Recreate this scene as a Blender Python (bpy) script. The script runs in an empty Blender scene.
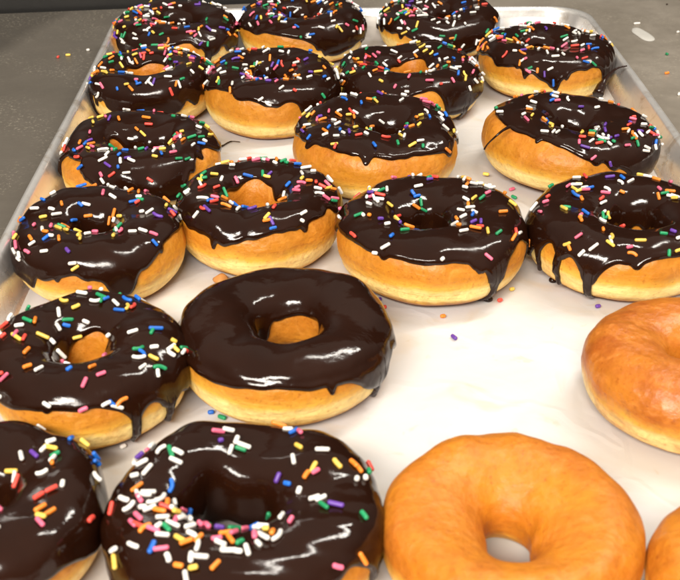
import bpy, math, random
import numpy as np
from mathutils import Vector, Matrix, kdtree

# ------------------------------------------------------------------ camera, world, lamps, exposure
S = bpy.context.scene
COL = S.collection
R_ = math.radians
FPX, PITCH, YAW, CAMH = 1076.0, 0.54552, 0.021506, 0.2947
cam = bpy.data.cameras.new('camera')
cam.sensor_width = 36.0
cam.lens = 36.0 * FPX / 680.0
cam.clip_start, cam.clip_end = 0.01, 50
cam.dof.use_dof = True
cam.dof.focus_distance = 0.66
cam.dof.aperture_fstop = 27
camo = bpy.data.objects.new('camera', cam)
COL.objects.link(camo)
camo.location = (0, 0, CAMH)
camo.rotation_euler = (math.pi / 2 - PITCH, 0, -YAW)
S.camera = camo

W = bpy.data.worlds.new('World')
S.world = W
W.use_nodes = True
_nt = W.node_tree
_bg = _nt.nodes['Background']
_tc = _nt.nodes.new('ShaderNodeTexCoord')
_sp = _nt.nodes.new('ShaderNodeSeparateXYZ')
_rp = _nt.nodes.new('ShaderNodeValToRGB')          # a dim kitchen: pale ceiling, darker walls
_nt.links.new(_tc.outputs['Generated'], _sp.inputs[0])
_nt.links.new(_sp.outputs[2], _rp.inputs[0])
_rp.color_ramp.elements[0].position = 0.0
_rp.color_ramp.elements[0].color = (0.20, 0.17, 0.14, 1)
_rp.color_ramp.elements[1].position = 0.75
_rp.color_ramp.elements[1].color = (1.0, 0.92, 0.80, 1)
_nt.links.new(_rp.outputs[0], _bg.inputs[0])
_bg.inputs[1].default_value = 0.38


def area(name, loc, aim, sx, sy, power, col):
    d = bpy.data.lights.new(name, 'AREA')
    d.shape = 'RECTANGLE'
    d.size, d.size_y, d.energy, d.color = sx, sy, power, col
    o = bpy.data.objects.new(name, d)
    COL.objects.link(o)
    o.location = loc
    o.rotation_euler = (Vector(aim) - Vector(loc)).to_track_quat('-Z', 'Y').to_euler()
    return o


area('ceiling_lamp', (-0.35, 2.1, 1.25), (0, 0.6, 0), 1.5, 0.09, 14, (1.0, 0.95, 0.87))
area('ceiling_lamp', (0.62, 0.80, 1.35), (0.08, 0.60, 0), 0.10, 0.9, 12, (1.0, 0.95, 0.86))
area('ceiling_lamp', (-0.40, -0.75, 1.05), (0, 0.5, 0), 1.0, 0.28, 34, (1.0, 0.93, 0.84))

S.view_settings.view_transform = 'Standard'
S.view_settings.look = 'None'
S.view_settings.gamma = 1
S.view_settings.exposure = 0.46
S.render.engine = 'CYCLES'
S.cycles.max_bounces = 8


# ------------------------------------------------------------------ picture point -> point at height z
def unproj(px, py, z=0.0):
    c, s = math.cos(PITCH), math.sin(PITCH)
    fw = Vector((math.sin(YAW) * c, math.cos(YAW) * c, -s))
    r = Vector((math.cos(YAW), -math.sin(YAW), 0))
    u = r.cross(fw)
    d = fw * FPX + r * (px - 340) - u * (py - 290)
    return Vector((0, 0, CAMH)) + d * ((z - CAMH) / d.z)


# ------------------------------------------------------------------ materials
def mat(name):
    m = bpy.data.materials.new(name)
    m.use_nodes = True
    nt = m.node_tree
    return m, nt, nt.nodes['Principled BSDF']


def N(nt, typ, **kw):
    n = nt.nodes.new(typ)
    for k, v in kw.items():
        if k in n.inputs:
            n.inputs[k].default_value = v
        else:
            setattr(n, k, v)
    return n


def noise(nt, vec, scale, detail=4, rough=0.55, dist=0.0):
    n = N(nt, 'ShaderNodeTexNoise', Scale=scale, Detail=detail, Roughness=rough, Distortion=dist)
    nt.links.new(vec, n.inputs['Vector'])
    return n.outputs['Fac']


def ramp(nt, fac, stops, interp='LINEAR'):
    n = nt.nodes.new('ShaderNodeValToRGB')
    cr = n.color_ramp
    cr.interpolation = interp
    while len(cr.elements) < len(stops):
        cr.elements.new(0.5)
    for e, (p, c) in zip(cr.elements, stops):
        e.position = p
        e.color = (c, c, c, 1) if isinstance(c, (int, float)) else (*c, 1)
    nt.links.new(fac, n.inputs[0])
    return n.outputs[0]


def mixc(nt, fac, a, b, mode='MIX'):
    n = nt.nodes.new('ShaderNodeMix')
    n.data_type = 'RGBA'
    n.blend_type = mode
    for sock, v in ((n.inputs[0], fac), (n.inputs[6], a), (n.inputs[7], b)):
        if isinstance(v, (int, float)):
            sock.default_value = v
        elif isinstance(v, tuple):
            sock.default_value = (*v, 1)
        else:
            nt.links.new(v, sock)
    return n.outputs[2]


def math_(nt, op, a, b=0.0, c=0.0):
    n = nt.nodes.new('ShaderNodeMath')
    n.operation = op
    for i, v in enumerate((a, b, c)):
        if isinstance(v, (int, float)):
            n.inputs[i].default_value = v
        else:
            nt.links.new(v, n.inputs[i])
    return n.outputs[0]


def bump(nt, bsdf, height, strength, dist, prev=None):
    n = N(nt, 'ShaderNodeBump', Strength=strength, Distance=dist)
    nt.links.new(height, n.inputs['Height'])
    if prev is not None:
        nt.links.new(prev, n.inputs['Normal'])
    nt.links.new(n.outputs[0], bsdf.inputs['Normal'])
    return n.outputs[0]


def dough_mat(name, top, deep, spot, rough=0.42, band=1.0):
    """fried dough: golden top and underside, pale proof line round the side"""
    m, nt, b = mat(name)
    tc = N(nt, 'ShaderNodeTexCoord')
    oi = N(nt, 'ShaderNodeObjectInfo')
    add = N(nt, 'ShaderNodeVectorMath', operation='ADD')
    nt.links.new(tc.outputs['Object'], add.inputs[0])
    sc = N(nt, 'ShaderNodeVectorMath', operation='SCALE', Scale=3.7)
    comb = N(nt, 'ShaderNodeCombineXYZ')
    for i in range(3):
        nt.links.new(oi.outputs['Random'], comb.inputs[i])
    nt.links.new(comb.outputs[0], sc.inputs[0])
    nt.links.new(sc.outputs[0], add.inputs[1])
    P = add.outputs[0]
    sep = N(nt, 'ShaderNodeSeparateXYZ')
    nt.links.new(tc.outputs['Object'], sep.inputs[0])
    ln = N(nt, 'ShaderNodeVectorMath', operation='LENGTH')
    fl = N(nt, 'ShaderNodeVectorMath', operation='MULTIPLY')
    fl.inputs[1].default_value = (1, 1, 0)
    nt.links.new(tc.outputs['Object'], fl.inputs[0])
    nt.links.new(fl.outputs[0], ln.inputs[0])
    inner = ramp(nt, math_(nt, 'MULTIPLY', ln.outputs['Value'], 20), [(0.40, 0.32), (0.56, 0.0)])
    n1 = noise(nt, P, 45, 4, 0.6, 0.3)
    n2 = noise(nt, P, 190, 5, 0.65)
    n3 = noise(nt, P, 18, 2, 0.5)
    h = math_(nt, 'MULTIPLY', sep.outputs[2], 1 / 0.036)
    h = math_(nt, 'ADD', h, math_(nt, 'MULTIPLY', math_(nt, 'SUBTRACT', n3, 0.5), 0.20))
    h = math_(nt, 'ADD', h, math_(nt, 'MULTIPLY', math_(nt, 'SUBTRACT', n1, 0.5), 0.12))
    pale = (0.90, 0.69, 0.27)
    lite = (0.78, 0.45, 0.065)
    h = math_(nt, 'ADD', h, math_(nt, 'MULTIPLY', math_(nt, 'SUBTRACT', n2, 0.5), 0.10))
    h = math_(nt, 'ADD', h, inner)
    mx = lambda c, k: tuple(x * band * k + y * (1 - band * k) for x, y in zip(c, top))
    base = ramp(nt, h, [(0.0, (0.27, 0.08, 0.012)), (0.10, (0.47, 0.17, 0.022)), (0.17, mx(lite, 1)), (0.22, mx(pale, 1)), (0.38, mx(pale, 1)),
                        (0.46, mx(lite, .9)), (0.58, top), (1.0, deep)])
    blot = ramp(nt, n1, [(0.38, 0.0), (0.66, 1.0)])
    c = mixc(nt, math_(nt, 'MULTIPLY', blot, 0.8), base, spot, 'MULTIPLY')
    fine = ramp(nt, n2, [(0.3, (0.86, 0.82, 0.74)), (0.62, (1.06, 1.06, 1.08))])
    c = mixc(nt, 0.8, c, fine, 'MULTIPLY')
    por = noise(nt, P, 520, 3, 0.6)
    c = mixc(nt, ramp(nt, por, [(0.58, 0.0), (0.72, 0.6)]), c, mixc(nt, 1.0, c, (0.62, 0.45, 0.32), 'MULTIPLY'))
    fle = noise(nt, P, 95, 5, 0.7, 0.8)
    c = mixc(nt, ramp(nt, fle, [(0.52, 0.0), (0.70, 0.55)]), c, tuple(min(1, x * 1.22 + 0.03) for x in top))
    nt.links.new(c, b.inputs['Base Color'])
    vo = N(nt, 'ShaderNodeTexVoronoi', Scale=260.0)
    nt.links.new(P, vo.inputs['Vector'])
    mpz = N(nt, 'ShaderNodeMapping')
    mpz.inputs['Scale'].default_value = (28, 28, 210)
    nt.links.new(P, mpz.inputs[0])
    fry = noise(nt, mpz.outputs[0], 1.0, 4, 0.6, 0.4)
    side = ramp(nt, h, [(0.05, 0.3), (0.2, 1.0), (0.6, 0.7), (0.85, 0.0)])
    pr = bump(nt, b, n2, 0.60, 0.0012)
    pr = bump(nt, b, math_(nt, 'MULTIPLY', fry, side), 0.55, 0.0020, pr)
    pr = bump(nt, b, vo.outputs['Distance'], 0.34, 0.0009, pr)
    bump(nt, b, n1, 0.35, 0.0022, pr)
    nt.links.new(ramp(nt, n1, [(0.3, rough - 0.08), (0.7, rough + 0.14)]), b.inputs['Roughness'])
    b.inputs['Specular IOR Level'].default_value = 0.42
    b.inputs['Subsurface Weight'].default_value = 0.12
    b.inputs['Subsurface Radius'].default_value = (1.0, 0.5, 0.2)
    b.inputs['Subsurface Scale'].default_value = 0.004
    return m


M_dough = dough_mat('fried_dough', (0.57, 0.235, 0.020), (0.52, 0.19, 0.015), (0.92, 0.78, 0.62))
M_plain = dough_mat('fried_dough_plain', (0.50, 0.165, 0.011), (0.56, 0.20, 0.012), (0.84, 0.66, 0.48), 0.48, 0.75)
M_brown = dough_mat('fried_dough_brown', (0.52, 0.18, 0.019), (0.50, 0.165, 0.017), (0.66, 0.42, 0.30), 0.34)


def choc_mat():
    m, nt, b = mat('chocolate_icing')
    tc = N(nt, 'ShaderNodeTexCoord')
    P = tc.outputs['Object']
    n1 = noise(nt, P, 30, 3, 0.5)
    n2 = noise(nt, P, 150, 3, 0.5, 0.2)
    n3 = noise(nt, P, 60, 2, 0.5, 0.3)
    nt.links.new(mixc(nt, n1, (0.0095, 0.0027, 0.0012), (0.0215, 0.0062, 0.0026)), b.inputs['Base Color'])
    pr = bump(nt, b, n3, 0.34, 0.0024)
    pr = bump(nt, b, n2, 0.13, 0.0010, pr)
    bump(nt, b, noise(nt, P, 420, 3, 0.6), 0.16, 0.00045, pr)
    nt.links.new(ramp(nt, n1, [(0.36, 0.07), (0.56, 0.12), (0.72, 0.22)]), b.inputs['Roughness'])
    b.inputs['Specular IOR Level'].default_value = 0.34
    return m


M_choc = choc_mat()


def sprinkle_mat(name, c):
    m, nt, b = mat('sprinkle_' + name)
    tc = N(nt, 'ShaderNodeTexCoord')
    oi = N(nt, 'ShaderNodeObjectInfo')
    n = noise(nt, tc.outputs['Object'], 900, 2)
    k = math_(nt, 'MULTIPLY_ADD', oi.outputs['Random'], 0.28, 0.76)
    cc = mixc(nt, 1.0, c, mixc(nt, n, (0.85, 0.85, 0.85), (1.1, 1.1, 1.1)), 'MULTIPLY')
    hs = N(nt, 'ShaderNodeHueSaturation')
    nt.links.new(cc, hs.inputs['Color'])
    nt.links.new(k, hs.inputs['Value'])
    nt.links.new(hs.outputs[0], b.inputs['Base Color'])
    b.inputs['Roughness'].default_value = 0.40
    b.inputs['Subsurface Weight'].default_value = 0.0
    return m


SPR = {
    'white': ((0.90, 0.86, 0.80), 34), 'pink': ((0.86, 0.16, 0.27), 11), 'orange': ((0.92, 0.26, 0.025), 14),
    'yellow': ((0.90, 0.60, 0.10), 11), 'green': ((0.015, 0.29, 0.11), 8), 'blue': ((0.015, 0.15, 0.62), 8),
    'purple': ((0.13, 0.045, 0.34), 6), 'red': ((0.80, 0.075, 0.05), 8)}
SPM = {k: sprinkle_mat(k, v[0]) for k, v in SPR.items()}


def tray_mat():
    m, nt, b = mat('aluminium')
    tc = N(nt, 'ShaderNodeTexCoord')
    P = tc.outputs['Object']
    mp = N(nt, 'ShaderNodeMapping')
    mp.inputs['Scale'].default_value = (60, 8, 60)
    nt.links.new(P, mp.inputs[0])
    n1 = noise(nt, mp.outputs[0], 6, 4, 0.6)
    n2 = noise(nt, P, 22, 4, 0.6)
    c = mixc(nt, n2, (0.84, 0.81, 0.77), (0.95, 0.92, 0.89))
    n5 = noise(nt, P, 34, 5, 0.65, 1.0)
    c = mixc(nt, ramp(nt, n5, [(0.55, 0.0), (0.68, 0.55)]), c, (0.42, 0.29, 0.15))
    c = mixc(nt, ramp(nt, n1, [(0.58, 0.0), (0.72, 0.18)]), c, (0.5, 0.47, 0.44))
    nt.links.new(c, b.inputs['Base Color'])
    b.inputs['Metallic'].default_value = 0.72
    nt.links.new(ramp(nt, n2, [(0.3, 0.20), (0.7, 0.38)]), b.inputs['Roughness'])
    pr = bump(nt, b, n1, 0.10, 0.0004)
    bump(nt, b, n2, 0.25, 0.0016, pr)
    return m


def paper_mat():
    m, nt, b = mat('parchment')
    tc = N(nt, 'ShaderNodeTexCoord')
    P = tc.outputs['Object']
    n1 = noise(nt, P, 9, 5, 0.6, 0.6)
    n2 = noise(nt, P, 900, 2, 0.5)
    n3 = noise(nt, P, 26, 3, 0.5, 1.5)
    c = mixc(nt, ramp(nt, n1, [(0.38, 0.0), (0.66, 1.0)]), (0.60, 0.60, 0.61), (0.59, 0.545, 0.49))
    c = mixc(nt, ramp(nt, n3, [(0.58, 0.0), (0.72, 0.6)]), c, (0.58, 0.48, 0.36))
    gs = noise(nt, P, 75, 3, 0.55, 0.4)
    c = mixc(nt, ramp(nt, gs, [(0.66, 0.0), (0.71, 0.55)]), c, (0.54, 0.475, 0.38))
    nt.links.new(c, b.inputs['Base Color'])
    b.inputs['Roughness'].default_value = 0.46
    vc = N(nt, 'ShaderNodeTexVoronoi', Scale=11.0, feature='DISTANCE_TO_EDGE')
    wv = N(nt, 'ShaderNodeVectorMath', operation='ADD')
    nz = N(nt, 'ShaderNodeTexNoise', Scale=14.0, Detail=3.0)
    nt.links.new(P, nz.inputs['Vector'])
    nt.links.new(P, wv.inputs[0])
    sc = N(nt, 'ShaderNodeVectorMath', operation='SCALE', Scale=0.10)
    nt.links.new(nz.outputs['Color'], sc.inputs[0])
    nt.links.new(sc.outputs[0], wv.inputs[1])
    nt.links.new(wv.outputs[0], vc.inputs['Vector'])
    crs = ramp(nt, vc.outputs['Distance'], [(0.0, 1.0), (0.045, 0.0)])
    pr = bump(nt, b, n3, 0.22, 0.0018)
    pr = bump(nt, b, crs, 0.28, 0.0007, pr)
    bump(nt, b, n2, 0.10, 0.0003, pr)
    return m


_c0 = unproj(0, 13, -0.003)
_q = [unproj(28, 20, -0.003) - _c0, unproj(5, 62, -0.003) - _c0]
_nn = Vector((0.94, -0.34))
SHADE_EDGE = 0.5 * (_q[0].xy.dot(_nn) + _q[1].xy.dot(_nn))  # where the painted shade on the counter begins
print('patch line', _q)


def counter_mat():
    m, nt, b = mat('worn_steel_counter')
    tc = N(nt, 'ShaderNodeTexCoord')
    P = tc.outputs['Object']
    n1 = noise(nt, P, 7, 6, 0.65, 0.5)
    n2 = noise(nt, P, 60, 5, 0.7)
    mp = N(nt, 'ShaderNodeMapping')
    mp.inputs['Rotation'].default_value = (0, 0, 0.5)
    mp.inputs['Scale'].default_value = (6, 90, 6)
    nt.links.new(P, mp.inputs[0])
    n3 = noise(nt, mp.outputs[0], 2.2, 5, 0.7, 0.4)
    mp2 = N(nt, 'ShaderNodeMapping')
    mp2.inputs['Rotation'].default_value = (0, 0, -1.1)
    mp2.inputs['Scale'].default_value = (9, 120, 6)
    nt.links.new(P, mp2.inputs[0])
    n4 = noise(nt, mp2.outputs[0], 2.0, 4, 0.7, 0.6)
    c = mixc(nt, ramp(nt, n1, [(0.32, 0.0), (0.68, 1.0)]), (0.25, 0.215, 0.172), (0.36, 0.315, 0.262))
    scr = math_(nt, 'MULTIPLY', ramp(nt, n3, [(0.63, 0.0), (0.74, 1.0)]), ramp(nt, n2, [(0.42, 0.0), (0.6, 1.0)]))
    scr2 = math_(nt, 'MULTIPLY', ramp(nt, n4, [(0.64, 0.0), (0.72, 1.0)]), ramp(nt, n1, [(0.45, 0.0), (0.6, 1.0)]))
    sc = math_(nt, 'MULTIPLY', math_(nt, 'MAXIMUM', scr, scr2), 0.75)
    c = mixc(nt, sc, c, (0.52, 0.47, 0.38))
    # shadow and reflection at the far left, painted into the counter colour, uneven border
    sep = N(nt, 'ShaderNodeSeparateXYZ')
    nt.links.new(P, sep.inputs[0])
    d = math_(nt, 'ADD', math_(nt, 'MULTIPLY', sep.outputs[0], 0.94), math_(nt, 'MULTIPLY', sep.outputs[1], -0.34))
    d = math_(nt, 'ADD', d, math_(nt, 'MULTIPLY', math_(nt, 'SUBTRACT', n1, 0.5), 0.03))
    pm = ramp(nt, math_(nt, 'MULTIPLY_ADD', d, 8.0, 0.5 - 8.0 * SHADE_EDGE), [(0.42, 1.0), (0.56, 0.0)])
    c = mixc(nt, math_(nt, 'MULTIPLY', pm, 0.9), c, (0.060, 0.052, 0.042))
    left_shade = ramp(nt, math_(nt, 'ADD', sep.outputs[0], math_(nt, 'MULTIPLY', n1, 0.15)), [(0.22, 0.75), (0.42, 0.0)])  # left half darkened in the colour, standing in for dimmer reflected light
    c = mixc(nt, left_shade, c, (0.11, 0.096, 0.078))
    sp_ = noise(nt, P, 420, 3, 0.7)
    scz = math_(nt, 'MULTIPLY', ramp(nt, sp_, [(0.56, 0.0), (0.66, 1.0)]), ramp(nt, noise(nt, P, 16, 3, 0.6), [(0.46, 0.0), (0.62, 0.5)]))
    c = mixc(nt, scz, c, (0.60, 0.54, 0.42))
    nt.links.new(c, b.inputs['Base Color'])
    b.inputs['Metallic'].default_value = 0.38
    nt.links.new(ramp(nt, n2, [(0.3, 0.36), (0.7, 0.55)]), b.inputs['Roughness'])
    pr = bump(nt, b, n2, 0.18, 0.0006)
    bump(nt, b, n3, 0.15, 0.0005, pr)
    return m


def flat_mat(name, c, rough=0.6):
    m, nt, b = mat(name)
    tc = N(nt, 'ShaderNodeTexCoord')
    n = noise(nt, tc.outputs['Object'], 24, 4, 0.6)
    nt.links.new(mixc(nt, n, tuple(x * 0.7 for x in c), tuple(min(1, x * 1.3) for x in c)), b.inputs['Base Color'])
    b.inputs['Roughness'].default_value = rough
    bump(nt, b, n, 0.2, 0.001)
    return m


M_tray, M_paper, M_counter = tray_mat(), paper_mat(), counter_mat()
M_black = flat_mat('black_panel', (0.012, 0.011, 0.010), 0.45)
M_scrap = flat_mat('dried_icing', (0.50, 0.48, 0.44), 0.5)
M_crumb = flat_mat('dough_crumb', (0.50, 0.22, 0.06), 0.6)


# ------------------------------------------------------------------ mesh helpers
def mesh_obj(name, verts, faces, m, parent=None, smooth=True):
    me = bpy.data.meshes.new(name)
    me.from_pydata([tuple(map(float, v)) for v in verts], [], [tuple(map(int, f)) for f in faces])
    me.materials.append(m)
    if smooth:
        me.polygons.foreach_set('use_smooth', [True] * len(me.polygons))
    me.update()
    o = bpy.data.objects.new(name, me)
    COL.objects.link(o)
    if parent:
        o.parent = parent
    return o


def grid_faces(nu, nv, off=0, wrap_u=True, wrap_v=False):
    I = np.arange(nu if wrap_u else nu - 1)
    J = np.arange(nv if wrap_v else nv - 1)
    a, b = np.meshgrid(I, J, indexing='ij')
    a2, b2 = (a + 1) % nu, (b + 1) % nv
    f = np.stack([a * nv + b, a2 * nv + b, a2 * nv + b2, a * nv + b2], -1).reshape(-1, 4) + off
    return f.tolist()


def tag(o, label=None, cat=None, group=None, kind=None):
    if label: o['label'] = label
    if cat: o['category'] = cat
    if group: o['group'] = group
    if kind: o['kind'] = kind
    return o


def tube_mesh(pts, rads, seg=10):
    """tube along points with a radius each, ends closed"""
    pts = [Vector(p) for p in pts]
    V, F = [], []
    n = len(pts)
    for i, p in enumerate(pts):
        t = (pts[min(i + 1, n - 1)] - pts[max(i - 1, 0)]).normalized()
        s = t.cross(Vector((0, 0, 1)))
        if s.length < 1e-4: s = Vector((1, 0, 0))
        s.normalize()
        u = s.cross(t)
        for k in range(seg):
            a = 2 * math.pi * k / seg
            V.append(p + (s * math.cos(a) + u * math.sin(a)) * rads[i])
    for i in range(n - 1):
        for k in range(seg):
            k2 = (k + 1) % seg
            F.append((i * seg + k, i * seg + k2, (i + 1) * seg + k2, (i + 1) * seg + k))
    F.append(tuple(range(seg))[::-1])
    F.append(tuple((n - 1) * seg + k for k in range(seg)))
    return V, F


def smooth_path(P, k=6):
    P = [Vector(p) for p in P]
    out = []
    for i in range(len(P) - 1):
        p0, p1, p2, p3 = P[max(i - 1, 0)], P[i], P[i + 1], P[min(i + 2, len(P) - 1)]
        for j in range(k):
            t = j / k
            out.append(0.5 * ((2 * p1) + (p2 - p0) * t + (2 * p0 - 5 * p1 + 4 * p2 - p3) * t * t + (3 * p1 - p0 - 3 * p2 + p3) * t ** 3))
    out.append(P[-1])
    return out


# ------------------------------------------------------------------ counter, panel, tray, paper
ZC = -0.0030
def bevel_box(name, x0, x1, y0, y1, z0, z1, m, bev=0.003):
    import bmesh
    bm = bmesh.new()
    bmesh.ops.create_cube(bm, size=1)
    for v in bm.verts:
        v.co = Vector(((x0 + x1) / 2 + v.co.x * (x1 - x0), (y0 + y1) / 2 + v.co.y * (y1 - y0), (z0 + z1) / 2 + v.co.z * (z1 - z0)))
    bmesh.ops.bevel(bm, geom=bm.edges[:], offset=bev, segments=3, affect='EDGES')
    me = bpy.data.meshes.new(name)
    bm.to_mesh(me); bm.free()
    me.materials.append(m)
    o = bpy.data.objects.new(name, me)
    COL.objects.link(o)
    return o


cA = unproj(0, 13, ZC); cB = unproj(125, 8.0, ZC)
ang = math.atan2(cB.y - cA.y, cB.x - cA.x)
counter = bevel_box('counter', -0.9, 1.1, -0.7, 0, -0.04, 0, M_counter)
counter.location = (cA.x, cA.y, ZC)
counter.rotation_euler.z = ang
for v in counter.data.vertices:
    if v.co.y < -0.3: v.co.y -= 0.6
tag(counter, kind='structure')
pan = bevel_box('back_panel', -0.9, 1.1, 0.004, 0.03, -0.05, 0.55, M_black)
pan.location = (cA.x, cA.y, ZC)
pan.rotation_euler.z = ang
tag(pan, 'black upright panel behind the far edge of the steel counter', 'panel')

X0, X1, Y0, Y1 = -0.168, 0.2305, 0.10, 0.909      # outer rim of the tray


def rrect(x0, x1, y0, y1, r, n=10, side=24):
    P = []
    for cx, cy, a0 in ((x1 - r, y1 - r, 0), (x0 + r, y1 - r, 90), (x0 + r, y0 + r, 180), (x1 - r, y0 + r, 270)):
        for k in range(n + 1):
            a = R_(a0 + 90 * k / n)
            P.append((cx + r * math.cos(a), cy + r * math.sin(a)))
    # points along each straight side, so the walls can dent a little
    Q = []
    for i in range(len(P)):
        Q.append(P[i])
        j = (i + 1) % len(P)
        if math.dist(P[i], P[j]) > 0.05:
            for s in range(1, side):
                t = s / side
                Q.append((P[i][0] * (1 - t) + P[j][0] * t, P[i][1] * (1 - t) + P[j][1] * t))
    return Q


prof = [(0.022, 0.0, 0.018), (0.0155, 0.0005, 0.021), (0.0140, 0.0014, 0.022), (0.0128, 0.0034, 0.023), (0.0102, 0.0110, 0.026), (0.0076, 0.0195, 0.029)]
for k in range(13):                                   # the rolled rim
    a = math.pi - k * (1.55 * math.pi) / 12
    prof.append((0.0032 - 0.0032 * math.cos(a) * 1.0, 0.0222 + 0.0032 * math.sin(a), 0.031))
prof += [(0.0060, 0.0195, 0.029), (0.0098, 0.011, 0.025), (0.0122, 0.0025, 0.023), (0.0150, -0.0012, 0.021), (0.022, -0.0016, 0.018)]
V, F = [], []
rngT = random.Random(4)
for ins, z, r in prof:
    P = rrect(X0 + ins, X1 - ins, Y0 + ins, Y1 - ins, r)
    n = len(P)
    for (x, y) in P:
        w = 0.0005 * math.sin(x * 31 + 1) * math.sin(y * 17 + 2) * (z / 0.02)
        V.append((x + w, y + w * 0.6, z))
for i in range(len(prof) - 1):
    for k in range(n):
        F.append((i * n + k, i * n + (k + 1) % n, (i + 1) * n + (k + 1) % n, (i + 1) * n + k))
F.append(tuple(range(n)))
tray = mesh_obj('baking_tray', V, F, M_tray)
tag(tray, 'large rectangular aluminium baking tray with rolled rim under all the donuts', 'baking tray')

# parchment sheet: lies on the tray floor, edges climb the walls a little
nx, ny = 150, 280
gx = np.linspace(X0 + 0.0135, X1 - 0.0080, nx)
gy = np.linspace(Y0 + 0.016, Y1 - 0.0080, ny)
GX, GY = np.meshgrid(gx, gy, indexing='ij')
Z = 0.0009 + 0.0002 * np.sin(GX * 60 + 2 * np.sin(GY * 14)) * np.sin(GY * 37 + 1)
dr = np.clip((GX - (X1 - 0.0150)) / 0.0070, 0, 1)
db = np.clip((GY - (Y1 - 0.0150)) / 0.0070, 0, 1)
wav = 0.80 + 0.25 * np.sin(GY * 23 + 1.0) + 0.12 * np.sin(GY * 71)
wavb = 0.88 + 0.14 * np.sin(GX * 31 + 0.4) + 0.08 * np.sin(GX * 83)
Z = Z + np.maximum(0.0185 * dr ** 1.25 * wav * np.clip((GY - 0.60) / 0.2, 0.03, 1), 0.0195 * db ** 1.2 * wavb)
for ccx, ccy, sx, sy in ((X1 - 0.031, Y1 - 0.031, 1, 1), (X0 + 0.036, Y1 - 0.036, -1, 1)):
    ddx, ddy = (GX - ccx) * sx, (GY - ccy) * sy
    rr_ = np.hypot(ddx, ddy)
    rin = 0.0225
    k_ = np.where((ddx > 0) & (ddy > 0) & (rr_ > rin), rin / np.maximum(rr_, 1e-6), 1.0)
    GX = ccx + sx * np.where(k_ < 1, ddx * k_, ddx); GY = ccy + sy * np.where(k_ < 1, ddy * k_, ddy)
GX -= (Z > 0.004) * 0.0006; GY -= (Z > 0.004) * 0.0006
V = np.stack([GX, GY, Z], -1).reshape(-1, 3)
paper = mesh_obj('parchment_sheet', V, grid_faces(nx, ny, 0, False, False), M_paper)
sm = paper.modifiers.new('thick', 'SOLIDIFY'); sm.thickness = 0.00015; sm.offset = -1
tag(paper, 'white greaseproof paper sheet lining the aluminium tray beneath the donuts', 'baking paper')

# ------------------------------------------------------------------ sprinkle meshes
def capsule(L, r, bend=0.0, seg=10):
    P, Rr = [], []
    n = 5
    for k in range(n + 1):
        a = math.pi / 2 * k / n
        P.append(-L / 2 + r * 0.8 - r * 0.8 * math.cos(a)); Rr.append(r * max(0.02, math.sin(a)))
    for k in range(1, 4):
        P.append(-L / 2 + r * .8 + (L - 1.6 * r) * k / 4); Rr.append(r * (1.0 if k != 2 else 1.03))
    for k in range(n + 1):
        a = math.pi / 2 * (1 - k / n)
        P.append(L / 2 - r * 0.8 + r * 0.8 * math.cos(a)); Rr.append(r * max(0.02, math.sin(a)))
    pts = [Vector((x, bend * ((2 * x / L) ** 2) * L, 0)) for x in P]
    return tube_mesh(pts, Rr, seg)


SHAPES = [(0.0062, 0.00098, 0), (0.0050, 0.00100, 0.05), (0.0056, 0.00092, 0.0), (0.0042, 0.00102, 0.0), (0.0062, 0.00092, 0.18), (0.0030, 0.00104, 0.0)]
SHW = [26, 24, 24, 14, 8, 4]
SPROTO = {}


def sprinkle(col, shape, parent=None):
    key = (col, shape)
    if key not in SPROTO:
        L, r, bd = SHAPES[shape]
        v, f = capsule(L, r, bd)
        o = mesh_obj('sprinkle', v, f, SPM[col])
        SPROTO[key] = o.data
    else:
        o = bpy.data.objects.new('sprinkle', SPROTO[key])
        COL.objects.link(o)
    o.parent = parent
    return o


def pick(rng, d):
    return rng.choices(list(d), [v[1] for v in d.values()])[0]


# ------------------------------------------------------------------ donuts
def spow(x, p):
    return np.sign(x) * np.abs(x) ** p


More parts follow.
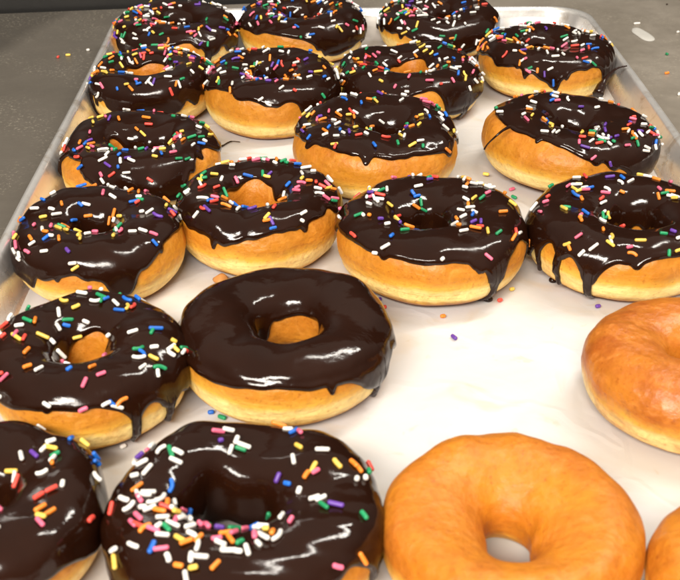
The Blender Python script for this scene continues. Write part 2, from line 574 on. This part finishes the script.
class Shape:
    def __init__(s, R, t, hole, seed, stretch=(0, 0), lump=1.0, hoff=(0, 0), dome=0.06, hst=0.0):
        s.hoff, s.dome, s.hst = hoff, dome, hst
        g = np.random.RandomState(seed)
        s.R, s.t, s.hole = R, t, hole
        s.ko = [(k, g.uniform(-1, 1) * 0.020 * lump / k ** 0.9, g.uniform(0, 6.28)) for k in range(2, 6)]
        s.kh = [(k, g.uniform(-1, 1) * 0.13 * lump / k ** 0.5, g.uniform(0, 6.28)) for k in range(2, 6)]
        s.kt = [(k, g.uniform(-1, 1) * 0.035 * lump / k ** 0.4, g.uniform(0, 6.28)) for k in range(1, 6)]
        s.kz = [(k, g.uniform(-1, 1) * 0.10, g.uniform(0, 6.28)) for k in range(1, 5)]
        s.st = stretch
        s.w = [(g.normal(size=3) * 110, g.uniform(0, 6.28)) for _ in range(6)] + [(g.normal(size=3) * 260, g.uniform(0, 6.28)) for _ in range(6)]

    def per(s, A, ks):
        r = 0
        for k, a, p in ks:
            r = r + a * np.cos(k * A + p)
        return r

    def P(s, A, B):
        Ro = s.R * (1 + s.per(A, s.ko) + s.st[0] * np.cos(2 * (A - s.st[1])))
        Rh = s.R * s.hole * (1 + s.per(A, s.kh) - s.hst * np.cos(2 * A))
        t = s.t * (1 + s.per(A, s.kt))
        Rc, a = (Ro + Rh) / 2, (Ro - Rh) / 2
        cb, sb = np.cos(B), np.sin(B)
        z = spow(sb, 0.76)
        zz = np.where(z < 0, z * 0.96, z)
        # proof line: a soft step round the outer side, slimmer foot below it
        zl = -0.25 + s.per(A, s.kz)
        crease = np.exp(-((zz - zl) / 0.10) ** 2) * 0.028
        foot = np.clip((-0.1 - zz), 0, 1) * 0.10
        out = np.clip(cb, 0, 1) ** 0.5
        r = Rc + a * np.where(cb < 0, spow(cb, 0.66), spow(cb, 0.86)) * (1 - (crease + foot) * out)
        # crest leans towards the hole a little
        r = r - 0.05 * a * np.clip(sb, 0, 1)
        q = np.clip((Ro - r) / (Ro - Rh), 0, 1.1) ** 1.5
        x, y = r * np.cos(A) + s.hoff[0] * q, r * np.sin(A) + s.hoff[1] * q
        zf = (t / 2 + t / 2 * zz) * (1 - s.dome * q) + 0.0004
        n = 0
        for i, (w, p) in enumerate(s.w):
            n = n + (0.00022 if i < 6 else 0.00010) * np.sin(x * w[0] + y * w[1] + zf * w[2] + p)
        k = 1 + n / 0.055
        return np.stack([x * k, y * k, zf + n * (zz > -0.6)], -1)

    def Nrm(s, A, B):
        e = 1e-3
        dA = s.P(A + e, B) - s.P(A - e, B)
        dB = s.P(A, B + e) - s.P(A, B - e)
        n = np.cross(dA, dB)
        return n / (np.linalg.norm(n, axis=-1, keepdims=True) + 1e-12)


def ctrl(A, pts):
    """smooth periodic interpolation of (degrees, value) control points"""
    pts = sorted((p[0] % 360, p[1]) for p in pts)
    a = np.array([p[0] for p in pts]); v = np.array([p[1] for p in pts])
    a = np.concatenate([a[-1:] - 360, a, a[:1] + 360]); v = np.concatenate([v[-1:], v, v[:1]])
    d = np.degrees(A) % 360
    i = np.clip(np.searchsorted(a, d, side='right') - 1, 0, len(a) - 2)
    t = (d - a[i]) / (a[i + 1] - a[i] + 1e-9)
    t = t * t * (3 - 2 * t)
    return v[i] * (1 - t) + v[i + 1] * t


def ellipsoid(c, rx, ry, rz, nu=16, nv=10, off=0):
    V = []
    for i in range(nu):
        for j in range(nv):
            a, b = 2 * math.pi * i / nu, math.pi * j / (nv - 1)
            V.append((c[0] + rx * math.cos(a) * math.sin(b), c[1] + ry * math.sin(a) * math.sin(b), c[2] + rz * math.cos(b)))
    return V, grid_faces(nu, nv, off, True, False)


def donut(name, x, y, R, t, seed, label, cat, group, hole=0.27, dough=None, out=None, inn=None, drips=(), nspr=0, dens=None,
          stretch=(0, 0), edge=0.07, rot_tilt=(0, 0), threads=(), blobs=(), innoise=0.07, lump=1.0, thick=0.0013, z=0.0012, runs=9, cols=None, hoff=(0, -0.0022), dome=0.06, hst=0.0):
    rng = random.Random(seed)
    root = bpy.data.objects.new(name, None)
    root.empty_display_size = 0.03
    COL.objects.link(root)
    root.location = (x, y, z)
    root.rotation_euler = (rot_tilt[0], rot_tilt[1], 0)
    tag(root, label, cat, group)
    sh = Shape(R, t, hole * (0.98 if out else 1.0), seed, stretch, lump, hoff, dome, hst)
    nu, nv = 200, 72
    A = np.linspace(0, 2 * np.pi, nu, endpoint=False)
    B = np.linspace(0, 2 * np.pi, nv, endpoint=False)
    AA, BB = np.meshgrid(A, B, indexing='ij')
    mesh_obj('dough', sh.P(AA, BB).reshape(-1, 3), grid_faces(nu, nv, 0, True, True), dough or M_dough, root)
    if out is None:
        return root
    # ---- icing
    g = np.random.RandomState(seed + 77)
    A = list(np.linspace(0, 2 * np.pi, 420, endpoint=False))
    for d in drips:
        A += list(R_(d[0]) + np.linspace(-1, 1, 50) * R_(d[1]) * 2.2)
    A = np.array(sorted(a % (2 * np.pi) for a in A))
    co = np.clip(ctrl(A, out), 0, 1.14)
    for k in list(range(3, 11)) + [14, 19, 27, 36]:
        co = co + edge * g.uniform(-1, 1) / (k / 5 + 0.3) * np.cos(k * A + g.uniform(0, 6.28))
    for _ in range(runs):                            # small runs along the edge
        a0, hw = g.uniform(0, 6.283), R_(g.uniform(1.6, 4.2))
        da = (A - a0 + np.pi) % (2 * np.pi) - np.pi
        co = co + g.uniform(0.03, 0.13) * np.exp(-np.abs(da / hw) ** 3)
    tips = []
    for d in drips:                                   # (azimuth, half width in degrees, reach)
        da = (A - R_(d[0]) + np.pi) % (2 * np.pi) - np.pi
        u = da / R_(d[1])
        base = float(np.interp(0, da[np.argsort(da)], co[np.argsort(da)]))
        need = d[2] - base
        core = np.sqrt(np.clip(1 - u ** 2, 0, 1)) ** 0.8
        fun = 0.26 * np.exp(-(u / 2.6) ** 2)
        co = co + need * np.maximum(core * 1.0, fun)
        tips.append((R_(d[0]), math.pi / 2 * (1 - d[2]), d[1]))
    co = np.clip(co, 0.05, 1.86)
    ci = ctrl(A, inn or [(0, 0.8), (180, 0.8)]) + 0.24
    for k in range(2, 9):
        ci = ci + innoise * g.uniform(-1, 1) / (k / 3 + 0.3) * np.cos(k * A + g.uniform(0, 6.28))
    ci = np.clip(ci, 0.05, 1.5)
    Bo, Bi = np.pi / 2 * (1 - co), np.pi / 2 * (1 + ci)
    nv = 92
    T = np.linspace(0, 1, nv)
    T = 0.55 * (1 - np.cos(np.pi * T)) / 2 + 0.45 * T
    AA = np.repeat(A[:, None], nv, 1)
    BB = Bo[:, None] * (1 - T) + Bi[:, None] * T
    P = sh.P(AA, BB); Nn = sh.Nrm(AA, BB)
    bo = sh.P(A, Bo); bi = sh.P(A, Bi)
    kd = kdtree.KDTree(len(A) * 2)
    for i, p in enumerate(np.concatenate([bo, bi])):
        kd.insert(Vector(p), i)
    kd.balance()
    D = np.array([kd.find(Vector(p))[2] for p in P.reshape(-1, 3)]).reshape(P.shape[:2])
    wdt = 0.0021
    u = np.clip(D / wdt, 0, 1)
    prof_ = np.sqrt(1 - (1 - u) ** 2)
    bead = 0.22 * np.exp(-((D - 0.0022) / 0.0013) ** 2)
    th = thick * (prof_ * (1.0 + bead)) 
    ns = 0
    for _ in range(7):
        w = g.normal(size=3) * (75 if _ < 4 else 170); ns = ns + np.sin(P @ w + g.uniform(0, 6.28))
    th = th * (1 + 0.15 * ns * np.clip(D / 0.004, 0, 1)) 
    for a, b, hw in tips:
        tp = sh.P(np.array([a]), np.array([b + 0.10]))[0]
        dd = np.linalg.norm(P - tp, axis=-1)
        th = th + 0.0011 * np.exp(-(dd / 0.0022) ** 2) * prof_
    th = th - 0.00018 * (u < 0.02)
    Q = P + Nn * th[..., None]
    Q[..., 2] = np.maximum(Q[..., 2], 0.0002)
    V = Q.reshape(-1, 3).tolist()
    F = grid_faces(len(A), nv, 0, True, False)
    # blobs of icing pooled where a drip meets the paper, and thin threads
    for (px, py, r) in blobs:
        p = unproj(px, py, 0.0015) - Vector((x, y, z))
        v, f = ellipsoid((p.x, p.y, 0.0009), r, r * 0.8, 0.0016, off=len(V))
        V += v; F += f
    for th_ in threads:
        pts = [unproj(px, py, zz) - Vector((x, y, z)) for px, py, zz, _ in th_]
        pts = smooth_path(pts)
        rr = np.interp(np.linspace(0, len(th_) - 1, len(pts)), range(len(th_)), [q[3] for q in th_])
        v, f = tube_mesh(pts, list(rr), 8)
        o = len(V); V += [tuple(q) for q in v]; F += [tuple(k + o for k in ff) for ff in f]
    ic = mesh_obj('icing', V, F, M_choc, root)
    # ---- sprinkles pressed into the icing
    if nspr:
        NN = np.cross(np.roll(Q, -1, 0) - np.roll(Q, 1, 0), np.gradient(Q, axis=1))
        NN = -NN
        ln = np.linalg.norm(NN, axis=-1)
        NN = NN / (ln[..., None] + 1e-12)
        if NN[..., 2].mean() < 0: NN = -NN
        wt = ln * np.clip(NN[..., 2] * 1.5 + 0.15, 0.0, 1) ** 1.3 * (D > 0.0012)
        AZ = np.degrees(np.arctan2(Q[..., 1], Q[..., 0])) % 360
        RR = np.hypot(Q[..., 0], Q[..., 1]) / R
        if dens:
            m = np.full(wt.shape, 0.0)
            for (az, rad, sa, w) in dens:             # azimuth, radius share, spread, weight
                cx, cy = rad * math.cos(R_(az)), rad * math.sin(R_(az))
                dx = Q[..., 0] / R - cx; dy = Q[..., 1] / R - cy
                m = m + w * np.exp(-(dx * dx + dy * dy) / (sa * sa))
            wt = wt * (1.0 + m)
        cum = np.cumsum(wt.ravel()); cum /= cum[-1]
        placed = []
        tries = 0
        while len(placed) < nspr and tries < nspr * 12:
            tries += 1
            if placed and rng.random() < 0.24:        # small clusters
                q0 = Q.reshape(-1, 3)[placed[rng.randrange(len(placed))][0]]
                cand = np.argmin(np.linalg.norm(Q.reshape(-1, 3) - (q0 + g.normal(size=3) * 0.004), axis=1))
                if wt.ravel()[cand] <= 0: continue
                k = int(cand)
            else:
                k = int(np.searchsorted(cum, rng.random()))
            q = Q.reshape(-1, 3)[k]
            near = sum(1 for _, qq in placed if np.linalg.norm(q - qq) < 0.0020)
            if near > 0: continue
            placed.append((k, q))
        placed.sort(key=lambda kq: kq[1][1])          # nearest to the camera first
        extra = []
        for idx, (k, q) in enumerate(placed):
            n = Vector(NN.reshape(-1, 3)[k])
            tdir = n.orthogonal().normalized()
            tdir = Matrix.Rotation(rng.uniform(0, 6.283), 3, n) @ tdir
            # lie along the surface, not standing off a curve more than needed
            tilt = rng.gauss(0, 0.10)
            tdir = (tdir + n * tilt).normalized()
            side = n.cross(tdir).normalized()
            up = tdir.cross(side)
            shp = rng.choices(range(len(SHAPES)), SHW)[0]
            colr = pick(rng, cols or SPR)
            lift = SHAPES[shp][1] * rng.uniform(0.35, 0.95) + abs(tilt) * 0.0016
            pos = Vector(q) + n * lift
            M = Matrix((tdir, side, up)).transposed().to_4x4()
            M.translation = pos
            s = rng.uniform(0.72, 1.06)
            M = M @ Matrix.Diagonal((s, rng.uniform(0.82, 0.98), 0.90, 1))
            if idx >= 100:
                extra.append((M, colr, shp))
                continue
            o = sprinkle(colr, shp, ic)
            o.matrix_local = M
            o['label'] = colr + ' sugar sprinkle'
        if extra:
            V, F, MI = [], [], []
            cl = list(SPR)
            for M, colr, shp in extra:
                v, f = capsule(*SHAPES[shp])
                o_ = len(V)
                V += [tuple(M @ Vector(q)) for q in v]
                F += [tuple(i + o_ for i in ff) for ff in f]
                MI += [cl.index(colr)] * len(f)
            o = mesh_obj('sprinkle', V, F, SPM[cl[0]], ic)
            for c_ in cl[1:]: o.data.materials.append(SPM[c_])
            o.data.polygons.foreach_set('material_index', MI)
            o['kind'] = 'stuff'
    return root


G1 = 'chocolate iced donuts covered with coloured sprinkles'
CAT = 'donut'
BACK, LEFT, FRONT, RIGHT = 90, 180, 270, 0
T0 = 0.0358
NM = 'chocolate_donut'

# ---- back row, left to right
donut(NM, -0.1140, 0.8543, 0.0498, 0.034, 11, 'sprinkled chocolate donut in the far left corner of the tray', CAT, G1,
      out=[(0, 1.25), (60, 1.2), (120, 1.1), (165, 0.95), (195, 0.70), (222, 1.35), (245, 1.25), (262, 0.80), (290, 0.72), (318, 0.95), (340, 1.3)], drips=[(305, 3.2, 1.5)],
      nspr=125, dens=[(180, .6, .5, 2), (230, .6, .5, 2), (300, .7, .4, 1.5)], hoff=(.003, -.001), hole=.30)
donut(NM, -0.0125, 0.8670, 0.0518, T0, 12, 'sprinkled chocolate donut second from left in the farthest row, its front left side bare', CAT, G1,
      out=[(0, 1.3), (90, 1.1), (180, .95), (215, .78), (255, .72), (285, 1.0), (305, 1.6), (330, 1.5)], nspr=120,
      dens=[(90, .6, .5, 1.5), (200, .6, .5, 1.2), (330, .7, .4, 1)], hole=.27)
donut(NM, 0.0996, 0.8740, 0.0494, .034, 13, 'sprinkled chocolate donut at the far edge nearest the middle of the back rim', CAT, G1,
      out=[(0, 1.35), (90, 1.1), (180, .9), (225, 1.0), (270, 0.95), (310, 1.2)], nspr=122, dens=[(230, .6, .5, 2), (180, .5, .5, 1)], hole=.28)
donut(NM, 0.1722, 0.7828, 0.0508, T0, 14, 'sprinkled chocolate donut in the far right corner with an icing thread over the rim', CAT, G1,
      out=[(0, 1.55), (40, 1.2), (90, 1.1), (150, 1.0), (190, .85), (225, .75), (262, .95), (285, .72), (308, .80), (322, 1.5), (345, 1.7)], nspr=118,
      dens=[(180, .65, .4, 1.5), (270, .6, .5, 2), (20, .6, .4, 1)], hoff=(-.004, -.002), hole=.27, inn=[(0, .9), (90, .5), (180, .7), (270, .8)],
      threads=[[(598, 94, .013, .0042), (601, 87, .016, .0036), (605, 80, .020, .0016), (611, 73, .0245, .0010), (618, 68, .0275, .0008), (627, 66, .0285, .0005)]])
# ---- second row
donut(NM, -0.1180, 0.7358, 0.0437, T0, 21, 'small sprinkled chocolate donut by the left wall with bare dough showing in its hole', CAT, G1,
      out=[(0, 1.5), (60, 1.2), (120, 1.1), (170, 1.1), (205, .85), (225, .95), (255, 1.35), (290, 1.3), (312, .95), (340, .95)], nspr=125,
      dens=[(110, .7, .5, 1.5), (230, .55, .5, 1.2), (10, .6, .4, 1)], hoff=(-.005, -.002), hole=.34, inn=[(0, .35), (90, .30), (180, .45), (270, .6)], drips=[(205, 4, 1.5)])
donut(NM, -0.0325, 0.7180, 0.0462, 0.040, 22, 'sprinkled chocolate donut with tall bare left side, between two others of its row', CAT, G1,
      out=[(0, 1.55), (60, 1.3), (120, 1.0), (175, .75), (215, .62), (250, .62), (290, .78), (315, 1.1), (335, 1.7)], nspr=105,
      dens=[(180, .7, .4, 1.5), (90, .6, .5, 1.2), (260, .55, .4, 1.5)], hole=.26, rot_tilt=(.05, 0))
donut(NM, 0.0655, 0.7430, 0.0520, .034, 23, 'sprinkled chocolate donut directly behind the wide one with a thick bare front', CAT, G1,
      out=[(0, 1.4), (90, 1.1), (165, 1.0), (190, .8), (205, 1.5), (230, 1.2), (258, .80), (285, .78), (305, 1.3), (340, 1.5)], nspr=98,
      dens=[(200, .6, .5, 1.5), (270, .6, .4, 1.2), (0, .6, .5, 1), (100, .6, .4, .8)], hole=.30, inn=[(0, .4), (90, .3), (180, .6), (270, .7)], drips=[(318, 3, 1.7)])
# ---- third row
donut(NM, -0.1095, 0.6112, 0.0492, .034, 31, 'lumpy misshapen sprinkled chocolate donut by the left wall with torn folded icing', CAT, G1,
      out=[(0, .80), (25, 1.1), (70, 1.2), (130, 1.2), (165, 1.3), (188, 1.35), (205, .55), (226, .42), (243, .90), (270, 1.05), (300, 1.2), (318, .75), (330, .5), (345, .45)], nspr=98,
      dens=[(190, .6, .4, 1.4), (260, .6, .4, 1.6), (320, .6, .4, 1.2), (90, .6, .5, .7)], hole=.30, inn=[(0, .5), (60, .9), (180, .25), (270, .5), (320, .3)],
      lump=2.2, thick=.0019, innoise=.2)
donut(NM, 0.0359, 0.6250, 0.0520, .0385, 32, 'wide sprinkled chocolate donut in the middle with a thick bare dough front', CAT, G1,
      out=[(0, .95), (45, 1.1), (110, 1.0), (170, .80), (205, .62), (235, .52), (270, .50), (310, .62), (340, .78)], nspr=108,
      dens=[(180, .65, .45, 1.8), (100, .6, .5, 1), (300, .6, .5, 1)], hoff=(.007, -.001), hole=.22, edge=.05, rot_tilt=(.03, 0))
donut(NM, 0.1585, 0.6286, 0.0545, .0370, 33, 'sprinkled chocolate donut with a thin icing thread on its bare left side', CAT, G1,
      out=[(0, 1.35), (45, 1.2), (100, .9), (150, .62), (190, .42), (220, .36), (250, .45), (275, .78), (310, 1.15), (335, 1.35)], nspr=98,
      dens=[(250, .6, .5, 1), (300, .65, .5, 1.2), (130, .6, .4, 1), (20, .6, .5, .8)], hole=.24, edge=.04, rot_tilt=(-.02, .03),
      threads=[[(508, 130, .0405, .0012), (501, 134, .0385, .0008), (493, 141, .0345, .0006), (486, 148, .028, .0005), (483, 153, .024, .0006)]])
# ---- fourth row
donut(NM, -0.0334, 0.5315, 0.0452, .0375, 41, 'sprinkled chocolate donut with a bare front and open golden hole, behind the unsprinkled iced one', CAT, G1,
      out=[(0, 1.0), (45, 1.2), (110, 1.0), (160, .85), (190, .75), (215, .80), (245, .88), (270, .80), (300, .58), (335, .62)], nspr=96,
      dens=[(110, .65, .5, 1.6), (180, .65, .4, 1.8), (270, .55, .4, .9), (20, .55, .5, .8)], hoff=(-.002, -.002), hole=.34, inn=[(0, .3), (40, .55), (60, .25), (180, .35), (270, .55)], edge=.06)
donut(NM, 0.0598, 0.5040, 0.0505, .0372, 42, 'sprinkled chocolate donut with one long icing drip down its front right', CAT, G1,
      out=[(0, 1.30), (20, 1.15), (60, 1.1), (110, .9), (160, .85), (190, .72), (220, .72), (250, .66), (275, .68), (291, .74), (304, .92), (316, .78), (330, .74), (345, .88)], drips=[(304, 2.1, 1.84), (352, 4, 1.4)],
      nspr=86, dens=[(110, .6, .5, 1.2), (190, .6, .5, 1.2), (330, .6, .4, 1), (240, .55, .4, .9)], hoff=(-.004, -.0025), hole=.26, edge=.04, blobs=[(488, 300, .0026)])
donut(NM, -0.1160, 0.5010, 0.0448, .0358, 43, 'sprinkled chocolate donut on the left with dark icing folded over its near left side', CAT, G1,
      out=[(0, .72), (30, .9), (80, 1.15), (140, 1.15), (180, 1.1), (205, 1.2), (224, 1.35), (238, .95), (262, .84), (280, .95), (293, 1.25), (308, .85), (335, .62)], nspr=88,
      dens=[(200, .6, .4, 1.4), (120, .6, .5, 1), (10, .55, .5, 1.2)], hoff=(-.003, 0), hole=.25, inn=[(0, .6), (90, .9), (180, .9), (270, .8)], edge=.04)
donut(NM, 0.1610, 0.5050, 0.0495, .0368, 44, 'sprinkled chocolate donut at the right edge with two icing drips down its left side', CAT, G1,
      out=[(0, 1.2), (60, 1.1), (120, 1.0), (160, 1.15), (178, 1.25), (195, .95), (212, .72), (222, .80), (238, .92), (256, .70), (285, .60), (320, .66)], drips=[(200, 1.6, 1.35), (217, 2.3, 1.45), (238, 2.6, 1.84)],
      nspr=84, dens=[(170, .65, .4, 1), (250, .6, .5, 1.3), (300, .55, .4, 1)], hoff=(.006, -.003), hole=.30, edge=.04, blobs=[(587, 293, .0028), (553, 281, .0024)])
# ---- fifth row
donut('chocolate_donut', -0.0163, 0.4070, 0.0480, .0358, 51, 'glossy chocolate iced donut with no sprinkles at all, golden hole', CAT, 'donuts without sprinkles',
      out=[(0, .98), (15, 1.0), (45, .78), (75, .82), (110, 1.0), (150, 1.1), (172, 1.0), (190, .80), (215, .78), (240, .84), (270, .80), (300, .84), (322, 1.0), (340, .95)], drips=[(330, 3.0, 1.5), (4, 4, 1.45)],
      hole=.35, hst=.03, hoff=(.001, -.002), inn=[(0, .6), (35, .55), (90, .55), (112, .62), (140, 1.1), (180, 1.1), (270, .8)], edge=.03, thick=.0016, runs=2, innoise=.03)
donut(NM, -0.1015, 0.3880, 0.0428, .0365, 52, 'sprinkled chocolate donut on the left with two thick drips on its right front', CAT, G1,
      out=[(0, 1.25), (60, 1.1), (120, 1.1), (180, 1.05), (215, .90), (250, .78), (280, .74), (300, .84), (330, .92)], drips=[(306, 2.7, 1.66), (330, 3.0, 1.45)],
      nspr=84, dens=[(150, .65, .5, 1.3), (200, .6, .5, 1.5), (60, .6, .4, .8), (320, .6, .4, .7)], hoff=(-.002, -.001), hole=.27, inn=[(0, .4), (90, .4), (180, .9), (270, .8)], edge=.04)
donut('plain_donut', 0.1606, 0.3810, 0.0460, .0362, 53, 'shiny brown plain donut without icing, cut off by the right edge of the photo', CAT, 'donuts without sprinkles', hole=.20, dough=M_brown)
# ---- front row
donut(NM, -0.1228, 0.2935, 0.0437, .0360, 61, 'sprinkled chocolate donut in the bottom left corner of the photo, half out of view', CAT, G1,
      out=[(0, 1.15), (40, 1.2), (90, 1.1), (180, 1.1), (270, 1.1), (320, .95)], nspr=74, dens=[(100, .6, .5, 1), (40, .6, .5, 1), (300, .6, .5, 1.5)], hole=.26, edge=.04)
donut(NM, -0.0278, 0.2879, 0.0485, .0365, 62, 'nearest sprinkled chocolate donut, its sprinkles heaped along the left side', CAT, G1,
      out=[(0, 1.3), (60, 1.1), (90, 1.15), (180, 1.25), (225, 1.1), (270, .95), (320, .70), (345, 1.25)], nspr=135, cols={'white': (0, 46), 'pink': (0, 20), 'orange': (0, 16), 'yellow': (0, 8), 'green': (0, 6), 'blue': (0, 8), 'purple': (0, 4), 'red': (0, 6)},
      dens=[(150, .66, .22, 6), (178, .66, .24, 9), (205, .64, .28, 12), (230, .62, .28, 12), (262, .60, .22, 9), (300, .5, .25, 1.5), (30, .65, .4, .8)], hoff=(-.006, .0005), hst=-.08, hole=.33, edge=.03, inn=[(0, 1.1), (90, 1.2), (180, 1.1), (270, 1.0)], thick=.0016)
donut('plain_donut', 0.0670, 0.2830, 0.0466, .0362, 63, 'large golden orange plain donut without icing at the front, its hole showing the tray', CAT, 'donuts without sprinkles', hole=.235, dough=M_plain, hoff=(-0.001, -0.0045), dome=.28, hst=.28, lump=.45)
donut('plain_donut', 0.1582, 0.2533, 0.0478, .0362, 64, 'golden plain donut in the bottom right corner, only a sliver in view', CAT, 'donuts without sprinkles', hole=.2, dough=M_plain)

# ------------------------------------------------------------------ loose sprinkles, crumbs and scraps
def loose(px, py, z, col, shape, ang, label, nm='sprinkle'):
    o = sprinkle(col, shape)
    p = unproj(px, py, z)
    o.location = (p.x, p.y, z)
    o.rotation_euler = (0, 0, R_(ang))
    tag(o, label, 'sprinkle', 'loose sprinkles fallen beside the donuts')


zp = 0.0021
zk = ZC + 0.0010
for px, py, z, c, s, a, l in (
        (512, 189, zp, 'pink', 3, 30, 'pink sprinkle on the paper just above a green one, right of the drip donut'),
        (514, 197, zp, 'green', 3, -50, 'green sprinkle lying on the paper between the drip donut and the right wall donuts'),
        (486, 174, zp + .002, 'yellow', 3, -20, 'yellow sprinkle on the paper at the foot of the donut against the right wall'),
        (500, 300, zp, 'red', 5, 20, 'red sprinkle on the paper just right of the long icing drip'),
        (512, 289, zp, 'yellow', 5, 20, 'yellow sprinkle tucked under the right side of the drip donut'),
        (443, 316, zp, 'orange', 5, 10, 'orange sprinkle on the paper in front of the drip donut'),
        (454, 337, zp, 'purple', 3, -60, 'purple sprinkle alone on the open white paper in the middle'),
        (598, 306, zp, 'purple', 5, 15, 'purple sprinkle on the paper above the shiny brown plain donut'),
        (372, 294, zp, 'blue', 3, -40, 'blue sprinkle on the paper behind the right of the unsprinkled iced donut'),
        (379, 300, zp, 'purple', 3, 60, 'purple sprinkle in the little heap beside the unsprinkled iced donut'),
        (384, 307, zp, 'red', 5, 20, 'red sprinkle in the little heap beside the unsprinkled iced donut'),
        (376, 303, zp + .0016, 'white', 3, -15, 'white sprinkle in the little heap beside the unsprinkled iced donut'),
        (123, 446, zp, 'white', 5, 40, 'white sprinkle on the paper below the left donut with two thick drips'),
        (211, 412, zp, 'blue', 5, 10, 'blue sprinkle on the paper below left of the unsprinkled iced donut'),
        (222, 417, zp, 'green', 3, -30, 'green sprinkle on the paper just under the unsprinkled iced donut'),
        (58, 57, zk, 'red', 5, 80, 'red sprinkle on the steel counter left of the tray'),
        (68, 55, zk, 'yellow', 3, 8, 'yellow sprinkle on the steel counter left of the tray'),
        (88, 50, zk, 'white', 5, 8, 'white sprinkle on the steel counter close to the left rim of the tray'),
        (637, 23.5, zk, 'white', 0, 12, 'long white sprinkle on the counter right of the tray above the white scrap'),
        (667, 54, zk, 'green', 5, -60, 'green sprinkle on the steel counter right of the tray'),
        (667, 73, zk, 'orange', 3, 20, 'orange sprinkle on the steel counter right of the tray'),
        (678, 32, zk, 'white', 5, 30, 'white sprinkle at the right edge of the photo, level with the scrap'),
        (679, 94, zk, 'white', 3, 70, 'white sprinkle at the right edge of the photo, the lower one')):
    loose(px, py, z, c, s, a, l)

# flat dried scrap of white icing on the counter
pts = [(631, 29), (637, 27), (644, 31), (651, 35), (657, 40), (650, 42.5), (642, 40), (636, 35), (632, 33)]
P = [unproj(px, py, ZC) for px, py in pts]
cen = sum(P, Vector()) / len(P)
V = [(p.x, p.y, ZC + 0.0002) for p in P] + [tuple(cen + (p - cen) * 0.82 + Vector((0, 0, 0.0013))) for p in P] + [tuple(cen + Vector((0, 0, 0.0016)))]
n = len(P)
F = [(i, (i + 1) % n, n + (i + 1) % n, n + i) for i in range(n)] + [(n + i, n + (i + 1) % n, 2 * n) for i in range(n)]
o = mesh_obj('icing_scrap', V, F, M_scrap)
sub = o.modifiers.new('s', 'SUBSURF'); sub.levels = sub.render_levels = 2
tag(o, 'white leaf shaped scrap of dried icing on the counter right of the tray', 'scrap')


def crumb(px, py, z, r, label, m=M_crumb, seed=0, nm='crumb', cat='crumb'):
    rg = random.Random(seed)
    v, f = ellipsoid((0, 0, 0), r, r * 0.8, r * 0.6, 14, 9)
    v = [tuple(c * (1 + 0.22 * math.sin(a[0] / r * 3 + seed) * math.cos(a[1] / r * 4)) for c in a) for a in v]
    o = mesh_obj(nm, v, f, m)
    p = unproj(px, py, z)
    o.location = (p.x, p.y, z + r * 0.5)
    o.rotation_euler.z = rg.uniform(0, 6)
    tag(o, label, cat)


crumb(221, 283, .001, .0044, 'golden nub of dough in front of the donut with the open golden hole', seed=1)
crumb(212, 59, .001, .0040, 'small golden crumb between the two rows of donuts near the left back', seed=2)
crumb(667, 5, ZC, .0011, 'tiny dark speck on the steel counter in the far right corner', M_choc, 3, 'icing_speck', 'speck')
v, f = tube_mesh(smooth_path([unproj(px, py, .0019) for px, py in ((218, 148), (224, 145), (231, 141.5), (240, 142))]), [.0007] * 6 + [.0005] * 7 + [.0003] * 6, 8)
o = mesh_obj('icing_thread', v, f, M_choc)
tag(o, 'thin dark thread of chocolate icing on the paper right of the misshapen donut', 'icing thread')
